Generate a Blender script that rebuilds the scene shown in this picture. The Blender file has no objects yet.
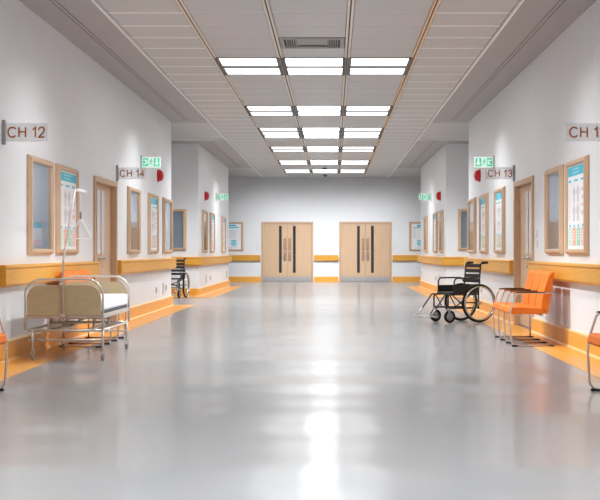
import bpy, bmesh, math
from mathutils import Vector, Matrix

C = bpy.context.scene.collection
PI = math.pi
XL, XR = -3.17, 2.66            # planes of the two corridor walls
XC = (XL + XR) / 2
EYE = 1.067
CEIL, SOFF = 3.63, 3.6
YB = 44.7                        # end wall
Y0 = -4.0                        # behind the viewer
S1 = 25.2                        # end of the near wall sections
S2A, S2B = 30.3, 39.0            # far wall sections
XO = 9.0                         # how far the side corridors run

# ------------------------------------------------------------------ materials
def srgb(r, g, b):
    f = lambda c: (c/255/12.92) if c/255 <= 0.04045 else ((c/255+0.055)/1.055)**2.4
    return (f(r), f(g), f(b), 1.0)

def mat(name, col, rough=0.5, metal=0.0, spec=0.5, noise=0.0, nscale=(20, 20, 20), bump=0.0, rvar=0.0,
        emit=None, estr=0.0, alpha=1.0, coat=0.0):
    m = bpy.data.materials.new(name); m.use_nodes = True
    nt = m.node_tree; b = nt.nodes['Principled BSDF']
    b.inputs['Base Color'].default_value = col
    b.inputs['Roughness'].default_value = rough
    b.inputs['Metallic'].default_value = metal
    b.inputs['Specular IOR Level'].default_value = spec
    b.inputs['Alpha'].default_value = alpha
    if coat: b.inputs['Coat Weight'].default_value = coat; b.inputs['Coat Roughness'].default_value = 0.13
    if emit:
        b.inputs['Emission Color'].default_value = emit
        b.inputs['Emission Strength'].default_value = estr
    if noise or bump or rvar:
        tc = nt.nodes.new('ShaderNodeTexCoord'); mp = nt.nodes.new('ShaderNodeMapping')
        mp.inputs['Scale'].default_value = nscale
        nz = nt.nodes.new('ShaderNodeTexNoise'); nz.inputs['Scale'].default_value = 1.0
        nz.inputs['Detail'].default_value = 4.0
        nt.links.new(tc.outputs['Object'], mp.inputs['Vector']); nt.links.new(mp.outputs['Vector'], nz.inputs['Vector'])
        if noise:
            r = nt.nodes.new('ShaderNodeValToRGB')
            r.color_ramp.elements[0].position = 0.3; r.color_ramp.elements[1].position = 0.7
            lo = tuple(c*(1-noise) for c in col[:3]) + (1,); hi = tuple(min(1, c*(1+noise)) for c in col[:3]) + (1,)
            r.color_ramp.elements[0].color = lo; r.color_ramp.elements[1].color = hi
            nt.links.new(nz.outputs['Fac'], r.inputs['Fac']); nt.links.new(r.outputs['Color'], b.inputs['Base Color'])
        if bump:
            bp = nt.nodes.new('ShaderNodeBump'); bp.inputs['Strength'].default_value = bump; bp.inputs['Distance'].default_value = 0.002
            nt.links.new(nz.outputs['Fac'], bp.inputs['Height']); nt.links.new(bp.outputs['Normal'], b.inputs['Normal'])
        if rvar:
            mr = nt.nodes.new('ShaderNodeMapRange')
            mr.inputs['To Min'].default_value = rough - rvar; mr.inputs['To Max'].default_value = rough + rvar
            nt.links.new(nz.outputs['Fac'], mr.inputs['Value']); nt.links.new(mr.outputs['Result'], b.inputs['Roughness'])
    return m

M = {}
M['wall'] = mat('wall_paint', srgb(230, 231, 233), 0.6, noise=0.01, nscale=(3, 3, 3), spec=0.3)
M['floor'] = mat('vinyl_floor', srgb(140, 142, 144), 0.3, noise=0.008, nscale=(2.2, .35, 2.2), spec=0.25, coat=0.5)
M['floor_orange'] = mat('orange_vinyl', srgb(232, 162, 62), 0.3, noise=0.05, nscale=(5, 1, 5))
M['ceil'] = mat('ceiling_tile', srgb(188, 187, 187), 0.4, noise=0.025, nscale=(60, 60, 60), metal=0.0)
M['soffit'] = mat('soffit_board', srgb(165, 162, 162), 0.5, noise=0.01, nscale=(4, 4, 4))
M['backing'] = mat('ceiling_void', srgb(150, 146, 142), 0.8)
M['alu'] = mat('aluminium', srgb(222, 222, 220), 0.3, metal=0.7, noise=0.02)
M['alu_reflect_tint'] = mat('metal_strip_warm_reflection', srgb(226, 214, 202), 0.35, metal=0.4, noise=0.02)  # faint orange reflection tinted into the base colour
M['alu_reflect_deep'] = mat('metal_strip_orange_reflection', srgb(232, 196, 150), 0.35, metal=0.4, noise=0.02)  # deeper painted reflection for the rightmost rail
M['dark'] = mat('dark_gap', srgb(48, 45, 43), 0.6)
M['seam'] = mat('groove_shade', srgb(120, 112, 108), 0.6)
M['grey_metal'] = mat('grey_housing', srgb(92, 90, 89), 0.6, noise=0.02)
M['vent_grey'] = mat('vent_grey', srgb(150, 147, 144), 0.5)
M['light_mid'] = mat('diffuser_bright', (1, 1, 1, 1), 0.4, emit=(.98, .99, 1, 1), estr=5.0)
M['light_side'] = mat('diffuser', (1, 1, 1, 1), 0.4, emit=(.98, .99, 1, 1), estr=1.7)
M['wood'] = mat('light_oak_veneer', srgb(208, 174, 142), 0.45, noise=0.05, nscale=(30, 30, 2.0))
M['frame'] = mat('oak_frame', srgb(202, 169, 138), 0.45, noise=0.06, nscale=(25, 25, 4))
M['rail'] = mat('orange_handrail', srgb(222, 160, 60), 0.4, noise=0.05, nscale=(2, 2, 40))
M['skirt'] = mat('orange_skirting', srgb(238, 170, 70), 0.4, noise=0.04, nscale=(2, 2, 30))
M['bead'] = mat('pale_bead', srgb(238, 196, 136), 0.4)
M['kick'] = mat('brushed_steel', srgb(185, 184, 184), 0.35, metal=0.5, noise=0.04, nscale=(60, 60, 3))
M['bronze'] = mat('bronze_plate', srgb(178, 146, 118), 0.35, metal=0.5, noise=0.04)
M['slit_dark'] = mat('dark_glass', srgb(52, 56, 58), 0.15, noise=0.05)
M['slit_pale'] = mat('frosted_glass', srgb(222, 222, 226), 0.25, noise=0.02)
M['blue_room'] = mat('blue_grey_room_wall', srgb(196, 200, 206), 0.6, noise=0.03, nscale=(1, 1, 1))
M['slate'] = mat('slate_blue_blind', srgb(150, 163, 174), 0.4, noise=0.05, nscale=(2, 2, 2))
M['brown'] = mat('brown_wainscot', srgb(160, 134, 112), 0.5, noise=0.05, nscale=(15, 15, 2))
M['chrome'] = mat('chrome_tube', srgb(212, 208, 202), 0.22, metal=0.85, noise=0.02)
M['steel'] = mat('pale_painted_steel', srgb(205, 198, 188), 0.3, metal=0.45, noise=0.02)
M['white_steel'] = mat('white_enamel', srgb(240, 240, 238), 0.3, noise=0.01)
M['orange'] = mat('orange_fabric', srgb(233, 120, 26), 0.7, noise=0.05, nscale=(90, 90, 90), bump=0.1)
M['black'] = mat('black_rubber', srgb(26, 26, 26), 0.6, spec=0.2, noise=0.05)
M['black_cloth'] = mat('black_vinyl', srgb(34, 33, 33), 0.55, noise=0.05, nscale=(40, 40, 40), bump=0.1)
M['black_frame'] = mat('black_enamel', srgb(36, 36, 38), 0.3, noise=0.03)
M['bedpanel'] = mat('tan_laminate', srgb(182, 164, 130), 0.45, noise=0.05, nscale=(14, 14, 40))
M['mattress'] = mat('white_sheet', srgb(246, 246, 248), 0.7, noise=0.01, nscale=(8, 8, 8), bump=0.2)
M['navy'] = mat('dark_mattress_base', srgb(60, 66, 80), 0.6, noise=0.04)
M['sign'] = mat('clear_grey_acrylic', srgb(222, 223, 224), 0.3, noise=0.01, alpha=0.3)
M['letter'] = mat('brown_lettering', srgb(172, 94, 36), 0.5, noise=0.03)
M['bracket'] = mat('sign_bracket', srgb(158, 158, 158), 0.35, metal=0.4, noise=0.03)
M['exit_green'] = mat('exit_green', srgb(92, 205, 165), 0.4, emit=srgb(70, 205, 155), estr=0.12)
M['exit_white'] = mat('exit_white', srgb(235, 255, 246), 0.4, emit=srgb(225, 255, 242), estr=0.12)
M['red'] = mat('red_plastic', srgb(205, 28, 34), 0.3, noise=0.03)
M['plate'] = mat('switch_plastic', srgb(226, 225, 223), 0.4, noise=0.01)
M['knob'] = mat('grey_plastic', srgb(150, 150, 152), 0.4, noise=0.02)
M['paper'] = mat('poster_paper', srgb(238, 238, 240), 0.5, noise=0.01)
M['teal'] = mat('poster_teal', srgb(56, 188, 212), 0.5, noise=0.02)
M['teal_lt'] = mat('poster_pale_teal', srgb(140, 212, 228), 0.5, noise=0.02)
M['blue'] = mat('poster_blue', srgb(70, 150, 190), 0.5, noise=0.02)
M['ink'] = mat('poster_grey_print', srgb(206, 204, 208), 0.5, noise=0.04, nscale=(60, 60, 60))
M['coral'] = mat('poster_coral', srgb(244, 178, 156), 0.5, noise=0.02)
M['mint'] = mat('poster_mint', srgb(196, 230, 214), 0.5, noise=0.02)
M['leaf'] = mat('poster_green', srgb(160, 212, 176), 0.5, noise=0.02)
M['pink'] = mat('poster_pink', srgb(240, 192, 200), 0.5, noise=0.02)

def add_floor_waves(m):
    # the vinyl is laid very slightly uneven in shallow cross ripples
    nt = m.node_tree; b = nt.nodes['Principled BSDF']
    tc = nt.nodes.new('ShaderNodeTexCoord'); mp = nt.nodes.new('ShaderNodeMapping'); mp.inputs['Scale'].default_value = (.06, .75, 1)
    nz = nt.nodes.new('ShaderNodeTexNoise'); nz.inputs['Scale'].default_value = 1.0; nz.inputs['Detail'].default_value = 1.0
    bp = nt.nodes.new('ShaderNodeBump'); bp.inputs['Strength'].default_value = 1.0; bp.inputs['Distance'].default_value = 0.042
    nt.links.new(tc.outputs['Object'], mp.inputs['Vector']); nt.links.new(mp.outputs['Vector'], nz.inputs['Vector'])
    nt.links.new(nz.outputs['Fac'], bp.inputs['Height']); nt.links.new(bp.outputs['Normal'], b.inputs['Coat Normal']); nt.links.new(bp.outputs['Normal'], b.inputs['Normal'])
add_floor_waves(M['floor'])

def glass_mat():
    m = bpy.data.materials.new('window_glass'); m.use_nodes = True
    nt = m.node_tree; nt.nodes.clear()
    o = nt.nodes.new('ShaderNodeOutputMaterial'); mx = nt.nodes.new('ShaderNodeMixShader')
    t = nt.nodes.new('ShaderNodeBsdfTransparent'); g = nt.nodes.new('ShaderNodeBsdfGlossy')
    lw = nt.nodes.new('ShaderNodeLayerWeight'); lw.inputs['Blend'].default_value = 0.25
    t.inputs['Color'].default_value = (.93, .945, .96, 1); g.inputs['Roughness'].default_value = 0.05
    mr = nt.nodes.new('ShaderNodeMath'); mr.operation = 'MULTIPLY'; mr.inputs[1].default_value = 0.6
    nt.links.new(lw.outputs['Fresnel'], mr.inputs[0]); nt.links.new(mr.outputs[0], mx.inputs['Fac'])
    nt.links.new(t.outputs[0], mx.inputs[1]); nt.links.new(g.outputs[0], mx.inputs[2]); nt.links.new(mx.outputs[0], o.inputs['Surface'])
    return m
M['glass'] = glass_mat()

# ------------------------------------------------------------------ mesh helpers
class MB:
    """collects shapes into one mesh"""
    def __init__(s): s.bm = bmesh.new()
    def box(s, x0, x1, y0, y1, z0, z1, bev=0.0, seg=1):
        vs = [s.bm.verts.new((x, y, z)) for x in (x0, x1) for y in (y0, y1) for z in (z0, z1)]
        idx = [(0,1,3,2),(4,6,7,5),(0,4,5,1),(2,3,7,6),(0,2,6,4),(1,5,7,3)]
        fs = [s.bm.faces.new([vs[i] for i in f]) for f in idx]
        if bev > 0:
            es = list({e for f in fs for e in f.edges})
            r = bmesh.ops.bevel(s.bm, geom=es, offset=bev, segments=seg, profile=0.5, affect='EDGES')
            if seg > 1:
                for f in r['faces']: f.smooth = True
        return s
    def ring_sweep(s, rings, closed=False, caps=True, smooth=True):
        n = len(rings[0]); R = [[s.bm.verts.new(p) for p in r] for r in rings]
        cnt = len(R) if closed else len(R)-1
        for i in range(cnt):
            a, b = R[i], R[(i+1) % len(R)]
            for k in range(n):
                f = s.bm.faces.new((a[k], a[(k+1) % n], b[(k+1) % n], b[k])); f.smooth = smooth
        if caps and not closed:
            s.bm.faces.new(R[0][::-1]); s.bm.faces.new(R[-1])
        return s
    def tube(s, pts, r, n=10, closed=False, fillet=0.0, seg=5):
        P = [Vector(p) for p in pts]
        if fillet > 0: P = fillet_path(P, fillet, seg, closed)
        T = []
        L = len(P)
        for i in range(L):
            if closed: a, b = P[i-1], P[(i+1) % L]
            else: a, b = P[max(i-1, 0)], P[min(i+1, L-1)]
            T.append((b-a).normalized())
        up = Vector((0, 0, 1)) if abs(T[0].z) < 0.9 else Vector((1, 0, 0))
        nrm = (up - T[0]*up.dot(T[0])).normalized()
        rings = []
        for i in range(L):
            nrm = (nrm - T[i]*nrm.dot(T[i]))
            nrm = nrm.normalized() if nrm.length > 1e-6 else T[i].orthogonal().normalized()
            bi = T[i].cross(nrm)
            rings.append([P[i] + (nrm*math.cos(2*PI*k/n) + bi*math.sin(2*PI*k/n))*r for k in range(n)])
        return s.ring_sweep(rings, closed)
    def cyl(s, p0, p1, r, n=16): return s.tube([p0, p1], r, n)
    def lathe(s, prof, axis_p, axis='Z', n=24):
        """prof: (radius, height) along axis"""
        ax = {'X': (Vector((0,1,0)), Vector((0,0,1)), Vector((1,0,0))), 'Y': (Vector((0,0,1)), Vector((1,0,0)), Vector((0,1,0))),
              'Z': (Vector((1,0,0)), Vector((0,1,0)), Vector((0,0,1)))}[axis]
        o = Vector(axis_p)
        rings = [[o + ax[2]*h + (ax[0]*math.cos(2*PI*k/n) + ax[1]*math.sin(2*PI*k/n))*max(r, 1e-4) for k in range(n)] for r, h in prof]
        return s.ring_sweep(rings)
    def torus(s, c, R, r, axis='Y', n=40, m=10):
        rings = []
        for i in range(n):
            a = 2*PI*i/n
            if axis == 'Y': d = Vector((math.cos(a), 0, math.sin(a))); w = Vector((0, 1, 0))
            elif axis == 'X': d = Vector((0, math.cos(a), math.sin(a))); w = Vector((1, 0, 0))
            else: d = Vector((math.cos(a), math.sin(a), 0)); w = Vector((0, 0, 1))
            rings.append([Vector(c) + d*(R + r*math.cos(2*PI*k/m)) + w*(r*math.sin(2*PI*k/m)) for k in range(m)])
        return s.ring_sweep(rings, closed=True)
    def prism(s, poly, a0, a1, axis='Y', smooth=False, bev=0.0, seg=2):
        """poly 2D outline extruded; axis Y: poly=(x,z); X: (y,z); Z: (x,y)"""
        def P(p, a): return {'Y': (p[0], a, p[1]), 'X': (a, p[0], p[1]), 'Z': (p[0], p[1], a)}[axis]
        A = [s.bm.verts.new(P(p, a0)) for p in poly]; B = [s.bm.verts.new(P(p, a1)) for p in poly]
        n = len(poly); fs = []
        for k in range(n):
            f = s.bm.faces.new((A[k], A[(k+1) % n], B[(k+1) % n], B[k])); f.smooth = smooth; fs.append(f)
        c0 = s.bm.faces.new(A[::-1]); c1 = s.bm.faces.new(B)
        if bev:
            es = list(set(c0.edges) | set(c1.edges))
            r = bmesh.ops.bevel(s.bm, geom=es, offset=bev, segments=seg, profile=0.5, affect='EDGES')
            for f in r['faces']: f.smooth = True
        return s
    def build(s, name, m, parent=None):
        bmesh.ops.recalc_face_normals(s.bm, faces=s.bm.faces[:])
        me = bpy.data.meshes.new(name); s.bm.to_mesh(me); s.bm.free()
        me.materials.append(m if not isinstance(m, str) else M[m])
        o = bpy.data.objects.new(name, me); C.objects.link(o)
        if parent: o.parent = parent
        return o

def fillet_path(P, r, seg, closed=False):
    out = []; L = len(P)
    for i, p in enumerate(P):
        if not closed and i in (0, L-1): out.append(p); continue
        a = (P[i-1]-p); b = (P[(i+1) % L]-p)
        la, lb = a.length, b.length; a.normalize(); b.normalize()
        ang = a.angle(b)
        if ang > PI-0.02: out.append(p); continue
        d = min(r/math.tan(ang/2), la*0.49, lb*0.49); rr = d*math.tan(ang/2)
        c = p + (a+b).normalized()*(rr/math.sin(ang/2))
        s0 = p+a*d-c; s1 = p+b*d-c
        for k in range(seg+1):
            t = k/seg; w = s0.angle(s1)
            v = (s0*math.sin((1-t)*w) + s1*math.sin(t*w))/math.sin(w)
            out.append(c+v)
    return out

def tag(o, label, cat=None, group=None, kind=None):
    o['label'] = label
    if cat: o['category'] = cat
    if group: o['group'] = group
    if kind: o['kind'] = kind
    return o

def thing(name, label, cat, loc=(0, 0, 0), rz=0.0, group=None, kind=None):
    o = bpy.data.objects.new(name, None); C.objects.link(o)
    o.empty_display_size = 0.1; o.location = loc; o.rotation_euler = (0, 0, rz)
    return tag(o, label, cat, group, kind)

def copy_tree(o, parent=None):
    c = o.copy(); C.objects.link(c)
    if parent: c.parent = parent
    for ch in [k for k in ALL() if k.parent == o]:
        copy_tree(ch, c)
    return c
def ALL(): return list(C.objects)

def dup(o, label, loc, rz, group=None, sx=1):
    c = copy_tree(o); c['label'] = label; c.location = loc; c.rotation_euler = (0, 0, rz)
    if group: c['group'] = group
    return c

def mx(x): return 2*XC - x                    # mirror across the corridor's axis
def side_of(s): return XL if s < 0 else XR
def wall_rz(s): return PI/2 if s < 0 else -PI/2   # local +x runs along the wall, local +y into the wall

# ------------------------------------------------------------------ the shell
FR = (1.03, 2.07)                              # frame bottom / top
# (y0, y1, kind) of every frame on the side walls
FRAMES = {
    -1: [(13.30, 14.42, 'win'), (14.67, 15.82, 'poster'), (19.77, 20.92, 'win'), (21.98, 23.08, 'poster'), (23.86, 25.1, 'win'),
         (31.06, 32.15, 'win'), (33.0, 34.05, 'poster'), (36.4, 37.5, 'poster')],
    +1: [(13.33, 14.5, 'poster'), (14.79, 15.9, 'win'), (19.83, 20.93, 'poster'), (21.98, 23.02, 'poster'), (23.84, 25.05, 'win'),
         (30.9, 31.75, 'win'), (32.6, 33.7, 'poster'), (36.0, 37.05, 'win')],
}
DOORS = [(10.25, 12.1), (17.0, 18.75)]
DT = 2.07

def wall_with_holes(name, s, a, b, holes, label):
    """slab along Y on side s, from a to b, with rectangular openings (y0,y1,z0,z1)"""
    mb = MB(); x0, x1 = sorted((side_of(s), side_of(s)+s*0.2)); cur = a
    for (h0, h1, z0, z1) in sorted(holes):
        mb.box(x0, x1, cur, h0, 0, CEIL+.05)
        if z0 > 0: mb.box(x0, x1, h0, h1, 0, z0)
        mb.box(x0, x1, h0, h1, z1, CEIL+.05); cur = h1
    mb.box(x0, x1, cur, b, 0, CEIL+.05)
    return tag(mb.build(name, 'wall'), label, kind='structure')

def holes_for(s, a, b):
    out = []
    for y0, y1, k in FRAMES[s]:
        if k == 'win' and a < y0 < b: out.append((y0+.08, y1-.08, FR[0]+.06, FR[1]-.06))
    for y0, y1 in DOORS:
        if a < y0 < b: out.append((y0+.06, y1-.06, 0, DT-.06))
    return out

FWIN = (3.195, 4.55)                          # window in the cross wall, distance from the axis
for s, nm in ((-1, 'left'), (1, 'right')):
    wall_with_holes('wall_'+nm, s, Y0, S1, holes_for(s, Y0, S1), f'white painted near section of the {nm} corridor wall')
    wall_with_holes('wall_'+nm+'_far', s, S2A, S2B, holes_for(s, S2A, S2B), f'white painted far section of the {nm} corridor wall')
    def bx(mb, d0, d1, *r):
        x0, x1 = sorted((XC+s*d0, XC+s*d1)); return mb.box(x0, x1, *r)
    D = abs(XL-XC)
    tag(bx(MB(), D+.2, XO, S1-.1, S1, 0, CEIL+.05).build('wall_'+nm+'_return', 'wall'), f'white return wall at the end of the near {nm} section', kind='structure')
    mb = MB()
    h0, h1, z0, z1 = FWIN[0]+.08, FWIN[1]-.08, 1.145, 2.0
    bx(mb, D+.2, h0, S2A, S2A+.2, 0, CEIL+.05); bx(mb, h1, XO, S2A, S2A+.2, 0, CEIL+.05)
    bx(mb, h0, h1, S2A, S2A+.2, 0, z0); bx(mb, h0, h1, S2A, S2A+.2, z1, CEIL+.05)
    tag(mb.build('wall_'+nm+'_cross', 'wall'), f'white cross wall facing the viewer on the {nm}, with a window', kind='structure')
    tag(bx(MB(), D+.2, XO, S2B-.2, S2B, 0, CEIL+.05).build('wall_'+nm+'_rear', 'wall'), f'white wall closing the back of the far {nm} section', kind='structure')
    mb = MB(); bx(mb, XO, XO+.2, S1-.1, S2A+.2, 0, CEIL+.05); bx(mb, XO, XO+.2, S2B-.2, YB+.2, 0, CEIL+.05)
    tag(mb.build('wall_'+nm+'_outer', 'wall'), f'white wall ending the side corridors on the {nm}', kind='structure')

BD = [(-2.489, -.685), (.2155, 2.04)]
mb = MB(); cur = XC-XO-.2
for x0, x1 in BD:
    mb.box(cur, x0+.06, YB, YB+.2, 0, CEIL+.05); mb.box(x0+.06, x1-.06, YB, YB+.2, 2.04, CEIL+.05); cur = x1-.06
mb.box(cur, XC+XO+.2, YB, YB+.2, 0, CEIL+.05)
tag(mb.build('wall_back', 'wall'), 'white end wall with two wooden double doors', kind='structure')
tag(MB().box(XL-.2, XR+.2, Y0-.2, Y0, 0, CEIL+.05).build('wall_front', 'wall'), 'white wall behind the viewer', kind='structure')

tag(MB().box(XC-XO-.2, XC+XO+.2, Y0-.2, YB+.2, -.1, 0).build('floor', 'floor'), 'polished grey vinyl corridor floor', kind='structure')

# orange floor borders
W = .425
n_trim = 0
def trim(mb, m, label):
    global n_trim; n_trim += 1
    return tag(mb.build(f'trim_{n_trim}', m), label, kind='structure')
for s, nm in ((-1, 'left'), (1, 'right')):
    D = abs(XL-XC)
    f = lambda d: XC+s*d
    P1 = [(f(D), Y0), (f(D-W), Y0), (f(D-W), S1+W), (f(XO), S1+W), (f(XO), S1), (f(D), S1)]
    trim(MB().prism(P1, 0, .003, 'Z'), 'floor_orange', f'orange vinyl border on the floor along the near {nm} wall')
    P2 = [(f(XO), S2A-W), (f(D-W), S2A-W), (f(D-W), S2B+W), (f(XO), S2B+W), (f(XO), S2B), (f(D), S2B), (f(D), S2A), (f(XO), S2A)]
    trim(MB().prism(P2, 0, .003, 'Z'), 'floor_orange', f'orange vinyl border on the floor around the far {nm} wall')

def sweep_plan(mb, path, prof, s):
    """profile (out, z) swept along a plan path for the left side (corridor on the right hand); mirrored when s>0"""
    P = [Vector((p[0], p[1])) for p in path]; rings = []
    for i, p in enumerate(P):
        def nor(a, b): d = (b-a).normalized(); return Vector((d.y, -d.x))
        if i == 0: n = nor(P[0], P[1]); k = 1
        elif i == len(P)-1: n = nor(P[-2], P[-1]); k = 1
        else:
            n1, n2 = nor(P[i-1], p), nor(p, P[i+1]); n = (n1+n2).normalized(); k = 1/max(.2, n.dot(n1))
        ring = []
        for o, z in prof:
            q = p + n*o*k
            ring.append((q.x if s < 0 else mx(q.x), q.y, z))
        rings.append(ring)
    mb.ring_sweep(rings, smooth=False)
    return mb
SKIRT = [(0, 0), (.034, 0), (.03, .02), (.03, .175), (.022, .19), (0, .192)]
BEAD_T = [(.018, .19), (.031, .178), (.032, .184), (.022, .197), (0, .199), (0, .19)]
BEAD_B = [(.0, .003), (.05, .003), (.05, .006), (.036, .02), (.03, .024), (0, .024)]
RAIL = [(0, .725), (.06, .725), (.082, .74), (.09, .755), (.09, .893), (.079, .897), (.079, .903), (.092, .906), (.092, .925), (.08, .936), (0, .936)]
def baseboard(path, s, nm):
    o = tag(sweep_plan(MB(), path, SKIRT, s).build('baseboard_'+nm, 'skirt'), f'orange skirting board along the {nm} wall', kind='structure')
    if nm != 'back': sweep_plan(sweep_plan(MB(), path, BEAD_T, s), path, BEAD_B, s).build('bead', 'bead', o)
    return o
def handrail(path, s, label):
    o = sweep_plan(MB(), path, RAIL, s).build('handrail', 'rail')
    return tag(o, label, 'handrail', 'orange wall handrails')
for s, nm in ((-1, 'left'), (1, 'right')):
    for seg in ([(XL, Y0), (XL, 10.25)], [(XL, 12.1), (XL, 17.0)], [(XL, 18.75), (XL, S1), (XL-3, S1)],
                [(XL-4, S2A), (XL, S2A), (XL, S2B), (XL-4, S2B)]):
        baseboard(seg, s, nm)
    ch = ('CH 12', 'CH 14') if s < 0 else ('CH 11', 'CH 13')
    handrail([(XL, 12.12), (XL, 16.95)], s, f'orange wooden handrail on the {nm} wall between the {ch[0]} and {ch[1]} signs')
    handrail([(XL, 18.76), (XL, S1), (XL-3, S1)], s, f'orange wooden handrail past the {ch[1]} door, turning the near {nm} corner')
    handrail([(XL-4, S2A), (XL, S2A), (XL, S2B), (XL-4, S2B)], s, f'orange handrail wrapped around the far {nm} wall block')
bl = ['left of both double doors', 'between the two double doors', 'right of both double doors']
for (a, b), t in zip([(XC-7, BD[0][0]-.03), (BD[0][1]+.03, BD[1][0]-.03), (BD[1][1]+.03, XC+7)], bl):
    baseboard([(a, YB), (b, YB)], -1, 'back')
    handrail([(a, YB), (b, YB)], -1, f'short orange handrail on the end wall {t}')

# ------------------------------------------------------------------ ceiling
PX = .883; COLS = [XC+PX*k for k in (-1.5, -.5, .5, 1.5)]       # rails between tile columns
SI = 2.185                                                        # soffit edge from axis
def rowY(n): return 13.82 + .803*n
NROW = range(-22, 39)
ROWS = [(-18, 2), (-12, 2), (-5, 2), (4, 2), (11, 2), (16, 3), (22, 2), (28, 2), (33, 2)]
taken = {r for n, c in ROWS for r in range(n, n+c)}
mb = MB()
G = .012
for n in NROW:
    y0, y1 = rowY(n)+G, min(rowY(n+1)-G, YB)
    if y1 <= y0+.05: continue
    for c in range(3):
        if n in taken or (c == 1 and n == 2): continue
        mb.box(COLS[c]+.036, COLS[c+1]-.036, y0, y1, CEIL, CEIL+.03, .01)
    for s in (-1, 1):
        a, b = sorted((XC+s*(PX*1.5+.036), XC+s*(SI-.024)))
        mb.box(a, b, y0, y1, CEIL, CEIL+.03, .01)
yy = rowY(-22)
mb.box(XC-SI+.03, XC+SI-.03, Y0, yy, CEIL, CEIL+.03)
for s in (-1, 1):                                                # ceilings of the side corridors
    for ya, yb in ((S1-.1, S2A), (S2B-.2, YB)):
        k = ya
        while k < yb-.1:
            for j in range(3):
                a, b = sorted((XC+s*(SI+.01+j*1.35 if j else SI+.01), XC+s*(SI+(j+1)*1.35-.012)))
                mb.box(a, b, k+G, min(k+.803-G, yb), CEIL, CEIL+.03, .01)
            k += .803
        a, b = sorted((XC+s*(SI+4.05), XC+s*XO)); mb.box(a, b, ya, yb, CEIL, CEIL+.03)
ceil_o = tag(mb.build('ceiling', 'ceil'), 'grey suspended metal tile ceiling over the corridor', kind='structure')
mb = MB()                                    # joints between tile rows, white to stand in for metal glints
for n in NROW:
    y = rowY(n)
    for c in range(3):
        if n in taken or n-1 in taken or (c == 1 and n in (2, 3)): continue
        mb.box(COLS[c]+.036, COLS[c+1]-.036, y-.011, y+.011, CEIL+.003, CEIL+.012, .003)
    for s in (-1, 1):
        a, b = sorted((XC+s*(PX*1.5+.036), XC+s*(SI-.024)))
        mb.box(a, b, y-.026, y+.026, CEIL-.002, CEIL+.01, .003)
mb.build('joint_glint_strips', 'white_steel', ceil_o)
tag(MB().box(XC-XO-.2, XC+XO+.2, Y0-.2, YB+.2, CEIL+.035, CEIL+.15).build('ceiling_slab', 'backing'), 'grey slab above the ceiling tiles', kind='structure')
for s, nm in ((-1, 'left'), (1, 'right')):
    D = abs(XL-XC)
    for (a, b, dmax, t) in ((Y0, S1+.14, D+.3, 'near'), (29.35, S2B+.1, XO, 'far')):
        x0, x1 = sorted((XC+s*SI, XC+s*dmax))
        tag(MB().box(x0, x1, a, b, SOFF, CEIL+.036).build('ceiling_soffit', 'soffit'), f'plain grey lowered ceiling border over the {t} {nm} wall', kind='structure')
        if t == 'far':
            x0, x1 = sorted((XC+s*SI, XC+s*XO))
            trim(MB().box(x0, x1, a-.012, a+.004, SOFF-.003, CEIL+.03), 'white_steel', f'thin pale strip added to lighten the front of the far {nm} ceiling border')  # added pale strip covers the shaded front face
        mb = MB()
        for d in (.355, .405):
            x0, x1 = sorted((XC+s*(SI+d), XC+s*(SI+d+.012))); mb.box(x0, x1, a, b-.5, SOFF-.003, SOFF+.01)
        trim(mb, 'seam', f'fine double groove in the lowered ceiling border, {t} {nm}')
    x0, x1 = sorted((XC+s*(SI-.022), XC+s*(SI+.003)))
    trim(MB().box(x0, x1, Y0, YB, SOFF-.003, CEIL+.03, .003), 'white_steel', f'thin aluminium angle edging the tiled ceiling on the {nm}')
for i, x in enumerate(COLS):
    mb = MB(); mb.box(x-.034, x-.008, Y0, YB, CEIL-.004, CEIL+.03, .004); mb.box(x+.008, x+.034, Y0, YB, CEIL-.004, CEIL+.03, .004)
    t = trim(mb, 'alu_reflect_deep' if i == 3 else 'alu_reflect_tint', f'slim pale metal ceiling rail, number {i+1} from the left')
    MB().box(x-.008, x+.008, Y0, YB, CEIL+.004, CEIL+.03).build('gap', 'dark', t)

ordr = ['', '', '', 'nearest', 'second nearest', 'third nearest', 'third farthest', 'second farthest', 'farthest']
for ri, (n, cnt) in enumerate(ROWS):
    for c, cn in enumerate(('left', 'middle', 'right')):
        x0, x1 = COLS[c]+.012, COLS[c+1]-.012; y0, y1 = rowY(n), rowY(n+cnt)
        t = thing('ceiling_light', (f'recessed white ceiling light, {cn} one in the {ordr[ri]} row' if ri > 2 else f'recessed white ceiling light overhead outside the photo, {cn} of row {ri+1} from the back'), 'ceiling light', ((x0+x1)/2, (y0+y1)/2, CEIL), 0, 'recessed ceiling lights')
        w, l = (x1-x0)/2, (y1-y0)/2
        mb = MB(); e = .048
        mb.box(-w, -w+e, -l, l, -.012, .03); mb.box(w-e, w, -l, l, -.012, .03)
        mb.box(-w+e, w-e, -l, -l+.012, -.008, .03); mb.box(-w+e, w-e, l-.012, l, -.008, .03)
        st = 2*l/cnt
        for k in range(1, cnt): mb.box(-w+e, w-e, -l+k*st-.06, -l+k*st+.06, -.016, .03)
        mb.build('frame', 'grey_metal', t)
        for k in range(cnt):
            a = -l+k*st+(.012 if k == 0 else .06); b = -l+(k+1)*st-(.012 if k == cnt-1 else .06)
            MB().box(-w+e, w-e, a, b, .002, .02).build('diffuser', 'light_mid' if c == 1 else 'light_side', t)

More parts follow.
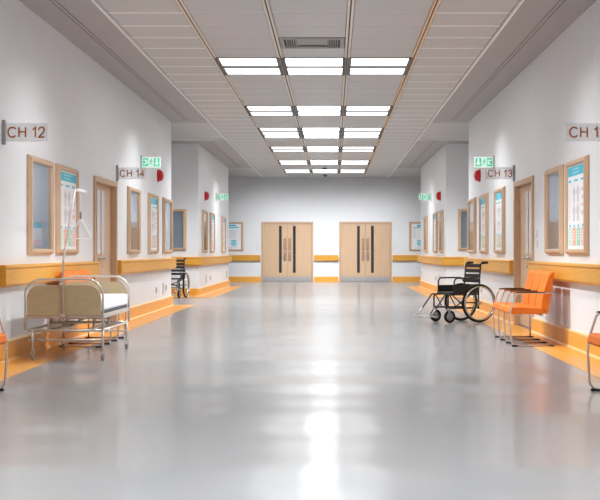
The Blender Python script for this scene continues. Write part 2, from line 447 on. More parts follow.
# air vent
t = thing('air_vent', 'grey rectangular air vent in the ceiling before the nearest lights', 'air vent', (XC, (rowY(2)+rowY(3))/2, CEIL))
w, l = PX/2-.05, .395
mb = MB(); mb.box(-w, w, -l, -l+.1, -.008, .03); mb.box(-w, w, l-.1, l, -.008, .03); mb.box(-w, -w+.05, -l+.1, l-.1, -.008, .03); mb.box(w-.05, w, -l+.1, l-.1, -.008, .03)
mb.build('frame', 'vent_grey', t)
MB().box(-w+.05, w-.05, -l+.1, l-.1, .022, .03).build('duct_opening', 'dark', t)
for sgn in (-1, 1):
    mb = MB()
    for k in range(6):
        x = sgn*(w-.08-k*.027); mb.box(x-.006, x+.006, -l+.1, l-.1, -.004, .022)
    mb.build('side_louvre', 'vent_grey', t)
mb = MB(); mb.box(-.19, .19, -l+.1, l-.28, -.006, .012); mb.box(-.19, .19, l-.14, l-.1, -.006, .012); mb.build('centre_panel', 'vent_grey', t)
for y, lab in ((39.5, 'small dark smoke detector on the ceiling before the farthest lights'), (43.1, 'small smoke detector on the ceiling beyond the farthest lights')):
    t = thing('smoke_detector', lab, 'smoke detector', (XC-.003, y, CEIL), 0, 'smoke detectors')
    MB().lathe([(.0, .01), (.075, .01), (.078, -.012), (.07, -.025), (0, -.025)], (0, 0, 0), 'Z').build('base', 'seam', t)
    MB().lathe([(.0, -.02), (.055, -.02), (.05, -.05), (.03, -.06), (0, -.06)], (0, 0, 0), 'Z').build('sensor', 'dark', t)

# ------------------------------------------------------------------ frames: windows and posters
def frame_mb(w, h, p=.052, fw=.082, fh=.062, into=.06):
    """picture-frame moulding, local x centred, z from 0; protrudes to -y"""
    def rect(x, z0, z1, y): return [(-x, y, z0), (x, y, z0), (x, y, z1), (-x, y, z1)]
    W2 = w/2; mb = MB()
    secs = [(0, 0, into), (0, 0, -.018), (.03, .026, -p), (fw-.012, fh-.01, -p), (fw, fh, -p+.012), (fw, fh, into)]
    # four mitred sides, each ring = one corner
    corners = [(-1, 0), (1, 0), (1, 1), (-1, 1)]
    rings = []
    for cx, cz in corners:
        rings.append([(cx*(W2-a), y, (b if cz == 0 else h-b)) for a, b, y in secs])
    mb.ring_sweep(rings, closed=True, smooth=False)
    return mb
wn = 0
def window(loc, rz, w, label, kind='room', h=FR[1]-FR[0]):
    global wn; wn += 1
    t = thing(f'window_{wn}', label, None, loc, rz, kind='structure')
    frame_mb(w, h).build('window_frame', 'frame', t)
    W2 = w/2
    MB().box(-W2+.078, W2-.078, -.026, -.02, .058, h-.058).build('pane', 'glass', t)
    a = W2-.075
    if kind == 'slate':
        MB().box(-a-.0, a+.0, -.012, -.004, .065, h-.065).build('blind', 'slate', t)
    else:
        d = .62; b0 = -.005; a = W2-.082
        mb = MB(); mb.box(-a, a, d, d+.02, .03, h-.03); mb.box(-a, -a+.012, b0, d, .062, h-.062); mb.box(a-.012, a, b0, d, .062, h-.062)
        mb.box(-a+.012, a-.012, b0, d, .062, .074); mb.box(-a+.012, a-.012, b0, d, h-.074, h-.062)
        mb.build('room_lining', 'blue_room', t)
        if kind == 'brown':
            mb = MB(); zz = h*.41
            mb.box(-a+.012, a-.012, d-.02, d, .075, zz); mb.box(-a+.012, -a+.022, .0, d-.02, .075, zz); mb.box(a-.022, a-.012, .0, d-.02, .075, zz)
            mb.build('wainscot', 'brown', t)
        if kind == 'chart':
            x = a-.012
            MB().box(x-.006, x, .07, .26, .08, .36).build('chart', 'paper', t)
            MB().box(x-.009, x-.006, .07, .26, .3, .36).build('chart_heading', 'teal', t)
            MB().box(x-.009, x-.006, .08, .25, .1, .17).build('chart_block', 'pink', t)
    return t

def body_outline(cx, z0, h):
    pts = [(.0, 1), (.06, .97), (.06, .88), (.03, .85), (.12, .82), (.17, .74), (.19, .48), (.15, .47), (.12, .66), (.1, .5), (.1, .02), (.03, 0), (.0, .42)]
    R = [(cx+x*h*2.4, z0+z*h) for x, z in pts]; Lh = [(cx-x*h*2.4, z0+z*h) for x, z in pts[1:-1]][::-1]
    return R+Lh
pn = 0
def poster(loc, rz, w, label, style='chart', h=FR[1]-FR[0]):
    t = thing('framed_poster', label, 'poster', loc, rz, 'wood framed health posters')
    frame_mb(w, h, into=0.002).build('frame', 'frame', t)
    W2 = w/2; x0, x1, z0, z1 = -W2+.07, W2-.07, .052, h-.052; sw, sh = x1-x0, z1-z0
    y = -.026; yf = y-.0015
    MB().box(x0, x1, y, 0, z0, z1).build('sheet', 'paper', t)
    X = lambda u: x0+u*sw
    Z = lambda v: z1-v*sh
    def rects(name, m, L, off=0):
        if name in ('subheading', 'column_cap', 'caption', 'header', 'heading_text') and len(L) > 1:
            for q in L: rects(name, m, [q], off)
            return
        mb = MB()
        for (u0, v0, u1, v1) in L: mb.box(X(u0), X(u1), yf-off, y, Z(v1), Z(v0))
        return mb.build(name, m, t)
    if style == 'chart':
        rects('header', 'teal', [(.03, .03, .97, .135)])
        rects('heading_text', 'teal_lt', [(.27, .05, .66, .07), (.27, .09, .66, .11)], .001)
        rects('subheading', 'teal', [(.05, .18, .2, .205), (.38, .18, .58, .205), (.74, .18, .94, .205)])
        rects('side_text', 'ink', [(.05, .3+.03*k, .18-.03*(k % 2), .307+.03*k) for k in range(12)])
        mb = MB()
        for zc in (.455, .67): [mb.prism(body_outline(X(uc), Z(zc), .195), yf, y, 'Y') for uc in (.37, .58)]
        mb.build('figure', 'ink', t)
        rects('organ_print', 'pink', [(.76, .29, .9, .33), (.78, .38, .92, .42), (.75, .47, .88, .5), (.78, .55, .92, .6)])
        for k, m in enumerate(('mint', 'coral', 'leaf', 'pink')):
            u = .05+k*.235; rects('info_column', m, [(u, .74, u+.19, .95)])
        rects('column_cap', 'teal', [(.05+k*.235+.06, .705, .05+k*.235+.13, .735) for k in range(4)])
        rects('column_text', 'paper', [(.05+k*.235+.05, .78+.03*j, .05+k*.235+.14, .79+.03*j) for k in range(4) for j in range(4)], .001)
    else:
        rects('header', 'teal', [(.17, .05, .5, .12), (.08, .145, .5, .175), (.56, .05, .84, .1), (.6, .13, .92, .17)])
        rects('side_text', 'ink', [(.05, .2+.04*k, .13, .22+.04*k) for k in range(9)] + [(.4, .25+.04*k, .85, .262+.04*k) for k in range(8)])
        mb = MB(); n = 28
        for cu, r in ((.25, .1), (.78, .1)):
            mb.prism([(X(cu)+r*math.cos(2*PI*k/n), Z(.76)+r*math.sin(2*PI*k/n)) for k in range(n)], yf, y, 'Y')
        mb.build('round_print', 'teal_lt', t)
        rects('caption', 'blue', [(.17, .64, .33, .66), (.7, .64, .86, .66)])
        rects('footnote', 'ink', [(.1, .9, .9, .915), (.1, .94, .7, .955)])
    return t

PLAB = {(-1, 14.67): 'framed teal-headed chart on the left wall behind the bed pole', (-1, 21.98): 'framed chart on the left wall, between two windows past the CH 14 door',
        (-1, 33.0): 'framed chart on the far left block, middle frame, below the red alarm', (-1, 36.4): 'framed chart on the far left block, farthest frame',
        (1, 13.33): 'large framed teal-headed chart nearest the viewer on the right wall', (1, 19.83): 'framed chart on the right wall just past the CH 13 door',
        (1, 21.98): 'framed chart on the right wall between another chart and a window, behind the wheelchair', (1, 32.6): 'framed chart on the far right block, middle frame'}
WLAB = {(-1, 13.30): 'tall wood framed window nearest the viewer on the left wall, beside the chart', (-1, 19.77): 'wood framed window on the left wall just past the CH 14 door',
        (-1, 23.86): 'wood framed window at the far corner of the near left wall', (-1, 31.06): 'wood framed window on the far left block, nearest its front corner',
        (1, 14.79): 'tall wood framed window between the CH 13 door and the large chart, right wall', (1, 23.84): 'wood framed window at the far corner of the near right wall',
        (1, 30.9): 'wood framed window on the far right block, nearest its front corner', (1, 36.0): 'wood framed window on the far right block, farthest frame'}
WKIND = {(-1, 13.30): 'chart', (-1, 19.77): 'brown', (-1, 23.86): 'room', (-1, 31.06): 'brown', (1, 14.79): 'brown', (1, 23.84): 'brown', (1, 30.9): 'brown', (1, 36.0): 'brown'}
for s, nm in ((-1, 'left'), (1, 'right')):
    for y0, y1, k in FRAMES[s]:
        loc = (side_of(s), (y0+y1)/2, FR[0])
        if k == 'win': window(loc, wall_rz(s), y1-y0, WLAB[(s, y0)], WKIND[(s, y0)])
        else: poster(loc, wall_rz(s), y1-y0, PLAB[(s, y0)])
    window((XC+s*(FWIN[0]+FWIN[1])/2, S2A, 1.085), 0, FWIN[1]-FWIN[0], f'slate blue window in the {nm} cross wall', 'slate', 2.06-1.085)
poster((-3.11-.68, YB, 1.075), 0, 1.36, 'wide framed poster with teal blocks on the end wall, left of the doors', 'plain', 1.01)
poster((2.64+.68, YB, 1.075), 0, 1.36, 'wide framed poster with teal blocks on the end wall, right of the doors', 'plain', 1.01)

# ------------------------------------------------------------------ double doors
dn = 0
def double_door(loc, rz, w, label, end=False):
    global dn; dn += 1
    t = thing(f'door_{dn}', label, None, loc, rz, kind='structure')
    W2 = w/2; H = DT+.025 if end else DT; fw = .07
    dep = .05 if end else .10
    mb = MB()
    for sx in (-1, 1):
        a, b = sorted((sx*W2, sx*(W2-fw))); mb.box(a, b, -.03, dep, 0, H, .006)
    mb.box(-W2+fw, W2-fw, -.03, dep, H-fw, H, .006)
    mb.build('door_frame', 'frame', t)
    y0, y1 = dep-.04, dep
    iw = W2-fw-.004; top = H-fw-.005
    slit = (.195, .29, .32, 1.95) if end else (.03, .3, 1.03, 1.91)
    for sx in (-1, 1):
        a, b = sorted((sx*.003, sx*iw))
        lf = MB().box(a, b, y0, y1, .008, top, .003).build('door_leaf', 'wood', t)
        s0, s1 = sorted((sx*slit[0], sx*slit[1]))
        MB().box(s0, s1, y0-.004, y0+.002, slit[2], slit[3]).build('glazing', 'slit_dark' if end else 'slit_pale', lf)
        fm = MB(); g = .012
        fm.box(s0-g, s0, y0-.008, y0+.002, slit[2]-g, slit[3]+g); fm.box(s1, s1+g, y0-.008, y0+.002, slit[2]-g, slit[3]+g)
        fm.box(s0, s1, y0-.008, y0+.002, slit[2]-g, slit[2]); fm.box(s0, s1, y0-.008, y0+.002, slit[3], slit[3]+g)
        fm.build('glazing_bead', 'frame', lf)
        if end:
            k0, k1 = sorted((sx*.012, sx*(iw-.01)))
            MB().box(k0, k1, y0-.004, y0+.002, .015, .19).build('kick_plate', 'kick', lf)
            p0, p1 = sorted((sx*.03, sx*.135))
            MB().box(p0, p1, y0-.005, y0+.002, 1.09, 1.52, .002).build('push_plate', 'bronze', lf)
            MB().box(p0, p1, y0-.005, y0+.002, .74, 1.05, .002).build('pull_plate', 'bronze', lf)
            xx = sx*.082
            MB().tube([(xx, y0-.004, .78), (xx, y0-.05, .78), (xx, y0-.05, 1.01), (xx, y0-.004, 1.01)], .012, 8, fillet=.02).build('handle', 'kick', lf)
        else:
            xx = sx*.13
            MB().lathe([(.0, 0), (.032, 0), (.03, -.01), (0, -.01)], (xx, y0, .97), 'Y', 16).build('handle_rose', 'kick', lf)
            MB().tube([(xx, y0-.005, .97), (xx, y0-.05, .97), (xx+sx*.12, y0-.05, .97)], .011, 8, fillet=.015).build('handle', 'kick', lf)
            MB().lathe([(.0, 0), (.022, 0), (.02, -.008), (0, -.008)], (xx, y0, .86), 'Y', 14).build('lock', 'kick', lf)
    return t
for s, nm in ((-1, 'left'), (1, 'right')):
    for (y0, y1), q in zip(DOORS, ('near', 'far')):
        double_door((side_of(s), (y0+y1)/2, 0), wall_rz(s), y1-y0, f'oak double door with two pale glass slits, {q} one on the {nm} wall')
double_door(((BD[0][0]+BD[0][1])/2, YB, 0), 0, BD[0][1]-BD[0][0], 'oak double door with dark glass slits, left on the end wall', True)
double_door(((BD[1][0]+BD[1][1])/2, YB, 0), 0, BD[1][1]-BD[1][0], 'oak double door with dark glass slits, right on the end wall', True)

# ------------------------------------------------------------------ signs
GL = {
 'C': [[(.5+.5*math.cos(a), .5+.5*math.sin(a)) for a in [math.radians(40+280*k/22) for k in range(23)]]],
 'H': [[(.06, 0), (.06, 1)], [(.94, 0), (.94, 1)], [(.06, .53), (.94, .53)]],
 '1': [[(.0, .74), (.35, .84), (.72, 1), (.72, 0)]],
 '2': [[(.04, .72), (.1, .88), (.28, .985), (.5, 1), (.74, .97), (.9, .86), (.93, .72), (.85, .56), (.6, .36), (.25, .15), (.06, .0), (.97, .0)]],
 '3': [[(.04, .76), (.14, .91), (.32, .99), (.52, 1), (.74, .95), (.86, .82), (.85, .68), (.72, .57), (.42, .53), (.74, .49), (.92, .38), (.95, .24), (.84, .08), (.6, 0), (.38, .0), (.16, .07), (.02, .24)]],
 '4': [[(.72, 0), (.72, 1), (.02, .3), (1, .3)]],
}
def ribbon(mb, pts, hw, y0, y1):
    P = [Vector(p) for p in pts]; L = []; Rr = []
    for k, p in enumerate(P):
        d1 = (P[k]-P[k-1]).normalized() if k else None
        d2 = (P[k+1]-P[k]).normalized() if k < len(P)-1 else None
        d1 = d1 or d2; d2 = d2 or d1
        n1 = Vector((-d1.y, d1.x)); n2 = Vector((-d2.y, d2.x)); n = n1+n2
        n = n.normalized() if n.length > .1 else n1
        q = hw/max(.45, n.dot(n1)); L.append(p+n*q); Rr.append(p-n*q)
    rings = [[(l.x, y0, l.y), (l.x, y1, l.y), (r.x, y1, r.y), (r.x, y0, r.y)] for l, r in zip(L, Rr)]
    mb.ring_sweep(rings, smooth=False)
def lettering(t, text, cx, cz, y):
    cells = {0: (0, .082), 1: (.1, .172), 3: (.236, .272), 4: (.292, .35)}; hgt = .094; x0 = cx-.175
    for k, ch in enumerate(text):
        if ch == ' ': continue
        a, b = cells[k]
        if k == 4 and ch == '1': b = a+.036
        mb = MB()
        for st in GL[ch]: ribbon(mb, [(x0+a+(b-a)*u, cz-hgt/2+hgt*v) for u, v in st], .0068, y-.003, y+.003)
        mb.build('letter' if ch.isalpha() else 'digit', 'letter', t)
def ch_sign(s, y, text, label):
    t = thing('room_sign', label, 'room sign', (side_of(s), y, 2.12), 0, 'projecting room number signs')
    i = -s                                      # into the corridor
    def bx(a, b, *r, bev=0): x0, x1 = sorted((i*a, i*b)); return MB().box(x0, x1, *r, bev)
    bx(0, .03, -.03, .03, -.03, .205, bev=.004).build('bracket', 'bracket', t)
    bx(.03, .43, -.006, .006, 0, .175, bev=.002).build('panel', 'sign', t)
    lettering(t, text, i*(.232 if s < 0 else .216), .088, -.009)
    return t
ch_sign(-1, 12.33, 'CH 12', 'projecting room sign reading CH 12 on the left wall')
ch_sign(-1, 18.82, 'CH 14', 'projecting room sign reading CH 14 on the left wall')
ch_sign(1, 12.33, 'CH 11', 'projecting room sign cut off at the right edge, reading CH 1')
ch_sign(1, 18.82, 'CH 13', 'projecting room sign reading CH 13 on the right wall')

def exit_sign(s, y, z, label):
    t = thing('exit_sign', label, 'exit sign', (side_of(s), y, z), 0, 'green exit signs')
    i = -s
    def B(a, b): return sorted((i*a, i*b))
    x0, x1 = B(.0, .02); MB().box(x0, x1, -.02, .02, -.03, .2, .003).build('bracket', 'bracket', t)
    x0, x1 = B(.02, .33); MB().box(x0, x1, -.015, .015, 0, .175, .004).build('sign_box', 'exit_white', t)
    def panel(name, a, b, z0, z1, m, off=0): x0, x1 = B(a, b); return MB().box(x0, x1, -.018-off, -.014, z0, z1).build(name, m, t)
    panel('green_field', .035, .125, .018, .157, 'exit_green'); panel('green_field', .215, .315, .018, .157, 'exit_green')
    # arrow at the free end, pointing down
    cx = i*.265
    MB().prism([(cx, .03), (cx+.04, .078), (cx+.014, .078), (cx+.014, .145), (cx-.014, .145), (cx-.014, .078), (cx-.04, .078)], -.021, -.017, 'Y').build('arrow', 'exit_white', t)
    # door symbol next to the wall
    c = i*.08; mb = MB()
    mb.box(c-.035, c+.035, -.021, -.017, .112, .128); mb.box(c-.035, c+.02, -.021, -.017, .05, .066)
    mb.box(min(c, c+i*.035), max(c, c+i*.035), -.021, -.017, .075, .1)
    mb.build('door_symbol', 'exit_white', t)
    # running figure in the middle
    c = i*.17; mb = MB()
    mb.lathe([(0, -.018), (.013, -.018), (.013, -.014), (0, -.014)], (c+.008, 0, .135), 'Y', 12)
    mb.prism([(c-.006, .12), (c+.014, .12), (c+.008, .08), (c-.014, .08)], -.018, -.014, 'Y')
    mb.prism([(c-.014, .085), (c+.0, .085), (c+.025, .055), (c+.018, .03), (c+.01, .035), (c+.012, .055)], -.018, -.014, 'Y')
    mb.prism([(c-.014, .085), (c+.0, .08), (c-.018, .045), (c-.04, .04), (c-.04, .052), (c-.024, .055)], -.018, -.014, 'Y')
    mb.prism([(c+.014, .118), (c+.038, .095), (c+.032, .088), (c+.01, .105)], -.018, -.014, 'Y')
    mb.prism([(c-.006, .118), (c-.034, .1), (c-.03, .092), (c-.006, .105)], -.018, -.014, 'Y')
    mb.build('running_figure', 'exit_green', t)
for s, nm in ((-1, 'left'), (1, 'right')):
    exit_sign(s, 21.2, 2.447, f'green and white exit sign projecting from the near {nm} wall')
    exit_sign(s, 34.8, 2.45, f'green and white exit sign projecting from the far {nm} wall block')
    for y, q in ((23.25, f'red round fire alarm sounder on the near {nm} wall by the exit sign'), (31.8, f'red round fire alarm sounder on the far {nm} wall block')):
        t = thing('fire_alarm', q, 'fire alarm', (side_of(s), y, 2.435), wall_rz(s), 'red fire alarms')
        MB().lathe([(0, .004), (.115, .004), (.115, -.03), (.1, -.035), (0, -.035)], (0, 0, 0), 'Y', 28).build('base', 'red', t)
        MB().lathe([(.095, -.034), (.1, -.05), (.092, -.075), (.07, -.095), (.035, -.106), (0, -.108)], (0, 0, 0), 'Y', 28).build('dome', 'red', t)
        MB().box(-.012, .012, -.12, -.1, -.03, .03, .004).build('flasher', 'plate', t)

def wall_plate(name, label, cat, loc, rz, w, h, grp, rocker=True):
    t = thing(name, label, cat, loc, rz, grp)
    MB().box(-w/2, w/2, -.01, 0, -h/2, h/2, .003).build('faceplate', 'plate', t)
    if rocker: MB().box(-w*.25, w*.25, -.015, -.01, -h*.28, h*.28, .002).build('rocker', 'plate', t)
    else: MB().lathe([(0, 0), (w*.32, 0), (w*.3, -.006), (0, -.006)], (0, -.01, 0), 'Y', 16).build('socket_face', 'knob', t)
for x, q in ((-2.6, 'left of the left end door'), (2.14, 'right of the right end door')):
    wall_plate('light_switch', f'upper white switch plate on the end wall, {q}', 'light switch', (x, YB, 1.345), 0, .11, .1, 'switch plates')
    wall_plate('light_switch', f'lower white switch plate on the end wall, {q}', 'light switch', (x, YB, 1.2), 0, .13, .12, 'switch plates')
wall_plate('light_switch', 'upper white switch on the right wall beside the CH 13 door', 'light switch', (XR, 16.75, 1.3), -PI/2, .12, .1, 'switch plates')
wall_plate('light_switch', 'lower white switch on the right wall beside the CH 13 door', 'light switch', (XR, 16.75, 1.17), -PI/2, .12, .1, 'switch plates')
for s, nm in ((-1, 'left'), (1, 'right')):
    wall_plate('wall_socket', f'white socket low on the near {nm} wall, first before the corner', 'socket', (side_of(s), 23.0, .375), wall_rz(s), .15, .12, 'low wall sockets', False)
    wall_plate('wall_socket', f'white socket low on the near {nm} wall, nearest the corner', 'socket', (side_of(s), 24.35, .385), wall_rz(s), .15, .12, 'low wall sockets', False)
    wall_plate('wall_socket', f'white socket low on the far {nm} block, near its front corner', 'socket', (side_of(s), 33.2, .38), wall_rz(s), .16, .12, 'low wall sockets', False)
    for y, q in ((23.9, f'upright grey wall strip low on the near {nm} wall between two sockets'), (32.0, f'upright grey wall strip low on the far {nm} block near its front'), (38.2, f'upright grey wall strip low on the far {nm} block near its back')):
        t = thing('cable_strip', q, 'cable strip', (side_of(s), y, .27), wall_rz(s), 'cable strips')
        MB().box(-.05, .05, -.022, .004, 0, .22, .003).build('cover', 'plate', t)
        MB().box(-.02, .02, -.026, -.022, .01, .21).build('slot', 'knob', t)

# ------------------------------------------------------------------ waiting benches
def bench_proto(m):
    """three linked seats; local: backs towards +x*m, seats face -x*m; y from 0 (near end) to 1.53"""
    t = thing('waiting_bench', '', 'bench', (0, 0, 0), 0, 'orange three-seat waiting benches')
    P = .505
    for k in range(3):
        y0, y1 = k*P+.024, (k+1)*P-.024
        # seat cushion: softly rounded profile (x, z)
        seat = [(-.04, .385), (-.03, .43), (.0, .447), (.1, .44), (.3, .428), (.4, .425), (.4, .375), (.34, .36), (.02, .36), (-.03, .366)]
        MB().prism([(m*x, z) for x, z in seat], y0, y1, 'Y', smooth=False, bev=.014).build('seat', 'orange', t)
        back = [(.325, .37), (.33, .43), (.335, .5), (.37, .66), (.405, .805), (.425, .838), (.463, .838), (.48, .815), (.452, .66), (.425, .5), (.418, .4), (.40, .362)]
        MB().prism([(m*x, z) for x, z in back], y0, y1, 'Y', smooth=False, bev=.024).build('backrest', 'orange', t)
    for k in range(4):
        y = k*P
        pts = [(.45, y, .012), (.02, y, .012), (-.015, y, .06), (-.028, y, .3), (-.02, y, .4), (.045, y, .598), (.48, y, .603)]
        mb = MB().tube([(m*a, b, c) for a, b, c in pts],   .0098, 10, fillet=.05)
        if k == 3: mb.tube([(m*.43, y, .02), (m*.43, y, .6)], .0098, 10)
        fr = mb.build('leg_frame', 'chrome', t)
        MB().box(*sorted((m*-.005, m*.06)), y-.018, y+.018, 0, .016, .003).build('foot', 'black', fr)
        MB().box(*sorted((m*.42, m*.47)), y-.018, y+.018, 0, .016, .003).build('foot', 'black', fr)
        arm = [(.03, .6), (.05, .61), (.15, .614), (.32, .614), (.37, .61), (.37, .603), (.06, .6)]
        MB().prism([(m*a, b) for a, b in arm], y-.0115, y+.0115, 'Y', bev=.002).build('armrest', 'black', t)
    mb = MB(); mb.tube([(m*.12, 0, .35), (m*.12, 3*P, .35)], .014, 8); mb.tube([(m*.34, 0, .35), (m*.34, 3*P, .35)], .014, 8)
    mb.build('seat_rail', 'chrome', t)
    return t
XF = 2.01                                    # front feet of the right benches
b = bench_proto(1); b.location = (XF, 14.41, 0); b['label'] = 'orange three-seat waiting bench between the wheelchair and the CH 11 chart, right wall'
c = copy_tree(b); c.location = (XF-.035, 8.31, 0); c['label'] = 'orange waiting bench cut off by the right edge of the photo'
b = bench_proto(-1); b.location = (mx(XF)-.045, 14.24, 0); b['label'] = 'orange three-seat waiting bench against the left wall behind the bed'
c = copy_tree(b); c.location = (mx(XF), 8.31, 0); c['label'] = 'orange waiting bench cut off by the left edge of the photo'

# ------------------------------------------------------------------ hospital bed
bed = thing('hospital_bed', 'hospital bed with white mattress, tan end boards and chrome lifting pole by the left wall', 'bed', (-2.625, 13.345, 0))
hw, hl = .38, .795
def end_board(name, y):
    zt, zb, r = .735, .44, .12
    w = hw-.02
    n = 8; pts = [(-w, zb), (w, zb)]
    pts += [(w-r+r*math.cos(a), zt-r+r*math.sin(a)) for a in [PI/2*k/n for k in range(n+1)]]
    pts += [(-w+r+r*math.cos(a), zt-r+r*math.sin(a)) for a in [PI/2+PI/2*k/n for k in range(n+1)]]
    MB().prism(pts, y-.011, y+.011, 'Y', bev=.003).build(name, 'bedpanel', bed)
for nm, y in (('headboard', -hl), ('footboard', hl)):
    end_board(nm, y)
    MB().tube([(-hw, y, .30), (-hw, y, .793), (hw, y, .793), (hw, y, .30)], .0115, 12, fillet=.16, seg=10).build('end_rail', 'steel', bed)
mb = MB()
for x in (-hw+.01, hw-.01): mb.box(x-.012, x+.012, -hl, hl, .41, .452, .004)
for y in (-hl+.02, -.25, .25, hl-.02): mb.box(-hw+.02, hw-.02, y-.014, y+.014, .41, .44, .003)
mb.build('upper_frame', 'steel', bed)
mb = MB()
for k in range(14):
    y = -hl+.08+k*(2*hl-.16)/13; mb.box(-hw+.03, hw-.03, y-.03, y+.03, .448, .458)
mb.build('slat_base', 'steel', bed)
MB().box(-hw+.025, hw-.012, -hl+.03, hl-.03, .458, .476, .006, 2).build('mattress_base', 'navy', bed)
mt = MB().box(-hw+.02, hw-.008, -hl+.02, hl-.02, .476, .602, .035, 4).build('mattress', 'mattress', bed)
MB().tube([(-hw+.05, -hl+.02, .588), (hw-.04, -hl+.02, .588), (hw-.011, -hl+.05, .588), (hw-.011, hl-.05, .588), (hw-.04, hl-.02, .588)], .004, 6).build('piping', 'mattress', mt)
mb = MB()
for x in (-hw+.02, hw-.005): mb.tube([(x, -hl+.02, .293), (x, hl-.08, .293)], .0125, 10)
for y in (-hl+.03, hl-.09): mb.tube([(-hw+.02, y, .293), (hw, y, .293)], .0135, 10)
for y in (-hl+.03, hl-.09): mb.tube([(-hw+.03, y, .2), (hw-.02, y, .2)], .010, 8)
mb.tube([(-hw+.03, -.1, .25), (hw, -.1, .25)], .012, 8)
for x in (-.17, .17): mb.tube([(x, -hl+.03, .285), (x, hl-.09, .285)], .011, 8)
mb.build('lower_frame', 'steel', bed)
mb = MB()
for y in (-.45, .38):
    for x in (-.22, .22): mb.tube([(x, y, .285), (x, y+.12, .42)], .013, 8)
    mb.tube([(-.22, y+.06, .35), (.22, y+.06, .35)], .011, 8)
mb.tube([(0, -hl+.03, .3), (0, .2, .36)], .016, 8)
mb.build('lift_linkage', 'steel', bed)
for x in (-hw+.07, hw-.004):
    for y in (-hl+.012, hl-.13):
        lg = MB().tube([(x, y, .3), (x, y, .1)], .0125, 10).build('leg', 'steel', bed)
        c1 = MB(); c1.box(x-.021, x-.015, y-.016, y+.018, .026, .105, .002); c1.box(x+.015, x+.021, y-.016, y+.018, .026, .105, .002); c1.box(x-.021, x+.021, y-.02, y+.02, .098, .108, .002)
        c1.build('caster_fork', 'chrome', lg)
        MB().lathe([(0, -.013), (.025, -.012), (.031, -.008), (.031, .008), (.025, .012), (0, .012)], (x, y+.008, .031), 'X', 20).build('caster_wheel', 'knob', lg)
# lifting pole with trapeze
yp = -hl-.035
lp = MB().tube([(0, yp, .40), (0, yp, .98), (0, yp+.56, 1.685), (0, yp+1.06, 1.695)], .0105, 12, fillet=.03).build('lifting_pole', 'steel', bed)
MB().box(-.026, .026, yp-.018, yp+.03, .42, .46, .004).build('pole_clamp', 'chrome', lp)
MB().box(-.022, .022, yp-.016, yp+.03, .765, .80, .004).build('pole_clamp', 'chrome', lp)
MB().tube([(0, yp-.01, .8), (-.06, yp-.005, .72)], .006, 8).build('clamp_lever', 'chrome', lp)
MB().box(-.018, .018, yp+.6, yp+1.1, 1.682, 1.712, .006).build('arm_cover', 'white_steel', lp)
ys = yp+.86
MB().box(-.007, .007, ys-.003, ys+.003, 1.42, 1.70).build('strap', 'white_steel', lp)
MB().box(-.011, .011, ys-.01, ys+.01, 1.40, 1.48, .004).build('strap_buckle', 'knob', lp)
MB().tube([(0, ys, 1.42), (-.115, ys, 1.2), (.115, ys, 1.2)], .0065, 8, closed=True, fillet=.015).build('trapeze_handle', 'white_steel', lp)

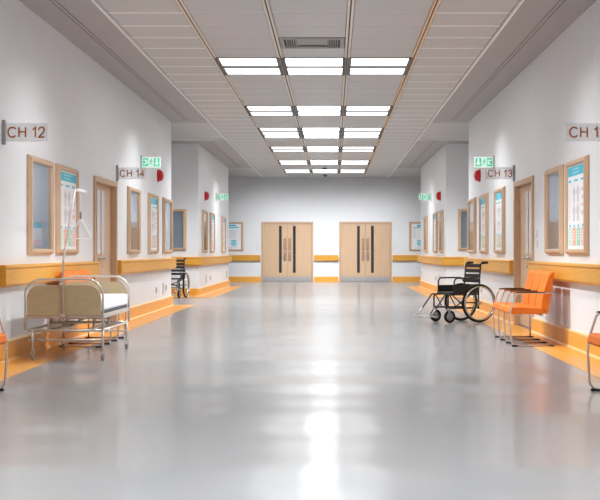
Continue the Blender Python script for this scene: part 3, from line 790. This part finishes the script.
# ------------------------------------------------------------------ wheelchair (local +x forward, +y its left)
def wheelchair():
    t = thing('wheelchair', '', 'wheelchair', (0, 0, 0), 0, 'black folding wheelchairs')
    R = .29
    for sy in (-1, 1):
        y = sy*.27
        w = MB().torus((0, y, R), R-.017, .017, 'Y', 48, 10).build('rear_wheel', 'black', t)
        MB().torus((0, y, R), R-.041, .0085, 'Y', 48, 8).build('rim', 'chrome', w)
        MB().torus((0, y+sy*.035, R), R-.04, .007, 'Y', 48, 8).build('push_rim', 'chrome', w)
        mb = MB()
        for k in range(20):
            a = 2*PI*k/20; mb.tube([(.02*math.cos(a+.5), y+(.015 if k % 2 else -.015), R+.02*math.sin(a+.5)), ((R-.045)*math.cos(a), y, R+(R-.045)*math.sin(a))], .0009, 5)
        mb.build('spokes', 'chrome', w)
        MB().lathe([(0, -.035), (.018, -.035), (.022, -.02), (.022, .02), (.018, .035), (0, .035)], (0, y, R), 'Y', 16).build('hub', 'kick', w)
    MB().tube([(0, -.26, R), (0, .26, R)], .011, 8).build('axle', 'black_frame', t)
    for sy in (-1, 1):
        y = sy*.22; r = .0125
        mb = MB()
        # back post with swept push handle stem
        mb.tube([(-.02, y, .2), (-.02, y, .45), (-.06, y, .888), (-.16, y, .892)], r, 10, fillet=.03)
        mb.tube([(-.02, y, .42), (.47, y, .42), (.5, y, .39), (.5, y, .205)], r, 10, fillet=.04)   # seat tube and front post
        mb.tube([(-.02, y, .22), (.5, y, .22)], r, 10)
        mb.tube([(.36, y, .23), (.47, y, .41)], .009, 8)
        mb.build('side_frame', 'black_frame', t)
        MB().tube([(-.075, y, .892), (-.18, y, .895)], .018, 10).build('push_handle', 'black', t)
        ya = sy*.245
        MB().tube([(.41, ya, .42), (.41, ya, .665), (.0, ya, .665), (-.035, ya, .6)], .012, 10, fillet=.06).build('armrest', 'black_frame', t)
        MB().box(.0, .4, ya-.006, ya+.006, .435, .555, .004).build('side_guard', 'black_cloth', t)
        hg = MB().tube([(.46, y*.95, .42), (.54, y*.95, .425), (.76, y*.95, .14), (.79, y*.95, .11)], .0115, 10, fillet=.05).build('footrest', 'black_frame', t)
        MB().tube([(.7, y*.95, .22), (.79, y*.95, .105)], .0135, 10).build('footrest_tube', 'chrome', hg)
        x0, x1 = sorted((y*.95, y*.95-sy*.15))
        MB().box(.66, .86, x0, x1, .085, .1, .004).build('foot_plate', 'kick', hg)
        # front castor
        fk = MB(); xc = .5
        fk.tube([(xc, y, .22), (xc, y, .19)], .016, 10)
        for q in (-1, 1): fk.prism([(xc-.02, .2), (xc+.02, .2), (xc-.01, .08), (xc-.045, .08)], y+q*.026-.003, y+q*.026+.003, 'Y')
        fk.box(xc-.022, xc+.022, y-.029, y+.029, .19, .203, .002)
        fk = fk.build('caster_fork', 'knob', t)
        MB().torus((xc-.028, y, .095), .075, .02, 'Y', 28, 10).build('caster_tyre', 'black', fk)
        MB().lathe([(0, -.015), (.03, -.018), (.062, -.008), (.062, .008), (.03, .018), (0, .015)], (xc-.028, y, .095), 'Y', 20).build('caster_hub', 'knob', fk)
    mb = MB()
    for xx in (.12, .2):
        sg = 1 if xx == .12 else -1
        mb.tube([(xx, -sg*.21, .225), (xx, sg*.21, .41)], .0105, 8)
    mb.tube([(.48, -.22, .24), (.48, .22, .24)], .009, 8)
    mb.build('cross_brace', 'black_frame', t)
    MB().box(.0, .46, -.21, .21, .425, .455, .012, 2).build('seat', 'black_cloth', t)
    for k in range(5):
        z = .85-k*.076
        xx = -.02-.04*(z-.45)/.435
        MB().box(xx-.004+.012, xx+.004+.012, -.222, .222, z-.027, z+.027, .003).build('back_strap', 'black_cloth', t)
    return t
wc = wheelchair(); wc.location = (2.077, 19.51, 0); wc.rotation_euler = (0, 0, math.radians(204)); wc['label'] = 'black wheelchair facing left on the floor by the right wall'
dup(wc, 'black wheelchair half hidden behind the left corner under the slate window', (-3.66, 29.66, 0), math.radians(264))

# ------------------------------------------------------------------ lamps and added unseen lights
def spot(x, y, e, size=115, blend=1.0, z=3.58, rad=.08, tilt=0):  # unseen spot with no fitting of its own
    l = bpy.data.lights.new('unseen_spot', 'SPOT'); l.energy = e; l.spot_size = math.radians(size); l.spot_blend = blend; l.shadow_soft_size = rad
    l.color = (.95, .975, 1)
    o = bpy.data.objects.new('unseen_spot', l); C.objects.link(o); o.location = (x, y, z); o.rotation_euler = (0, tilt, 0)
    return o
for s in (-1, 1):
    for y, e in ((-.5, 170), (6.5, 170), (13.4, 100), (20.4, 170), (25.6, 170), (28.6, 170), (34.8, 190), (40.6, 170)):
        spot(XC+s*1.5, y, e*1.1, 146)
for n, cnt in ROWS:                          # the beam of each row of fittings
    spot(XC, rowY(n+cnt/2), {-5: 300, -12: 480, -18: 400}.get(n, 280), 124, .9, CEIL-.03, .2)
spot(XC+.2, 14.6, 520, 130, .8, CEIL-.03, .05)  # unseen spot without a fitting, for the bed and bench shadows
for s in (-1, 1): spot(XC+s*3.9, 27.5, 330, 140, .8, CEIL-.03, .15)  # unseen spots added to brighten the cross walls
for k in (-1.9, 0, 1.9): spot(XC+k, 41.6, 330, 100, 1.0, CEIL-.03, .15).rotation_euler = (math.radians(40), 0, 0)  # added spots tilted to brighten the end wall, no fittings
def niche_fill(x, y):  # unseen fill light added to brighten a window niche
    l = bpy.data.lights.new('niche_fill', 'POINT'); l.energy = 5.0; l.shadow_soft_size = .06; l.color = (1, 1, 1)
    o = bpy.data.objects.new('niche_fill', l); C.objects.link(o); o.location = (x, y, FR[1]-.2)
for s in (-1, 1):
    for y0, y1, k in FRAMES[s]:
        if k == 'win': niche_fill(side_of(s)+s*.33, (y0+y1)/2)

w = bpy.data.worlds.new('world'); bpy.context.scene.world = w; w.use_nodes = True
w.node_tree.nodes['Background'].inputs['Color'].default_value = (.9, .92, 1, 1)
w.node_tree.nodes['Background'].inputs['Strength'].default_value = 0.2

# ------------------------------------------------------------------ camera
cam = bpy.data.cameras.new('camera'); co = bpy.data.objects.new('camera', cam); C.objects.link(co)
co.location = (0, 0, EYE); co.rotation_euler = (PI/2, 0, 0)
cam.sensor_width = 36; cam.lens = 1286/600*36; cam.shift_x = -33/600; cam.shift_y = 1.3/600
cam.clip_end = 200
sc = bpy.context.scene; sc.camera = co
sc.view_settings.view_transform = 'Standard'; sc.view_settings.look = 'None'; sc.view_settings.gamma = 1; sc.view_settings.exposure = 0.55
sc.cycles.use_denoising = True
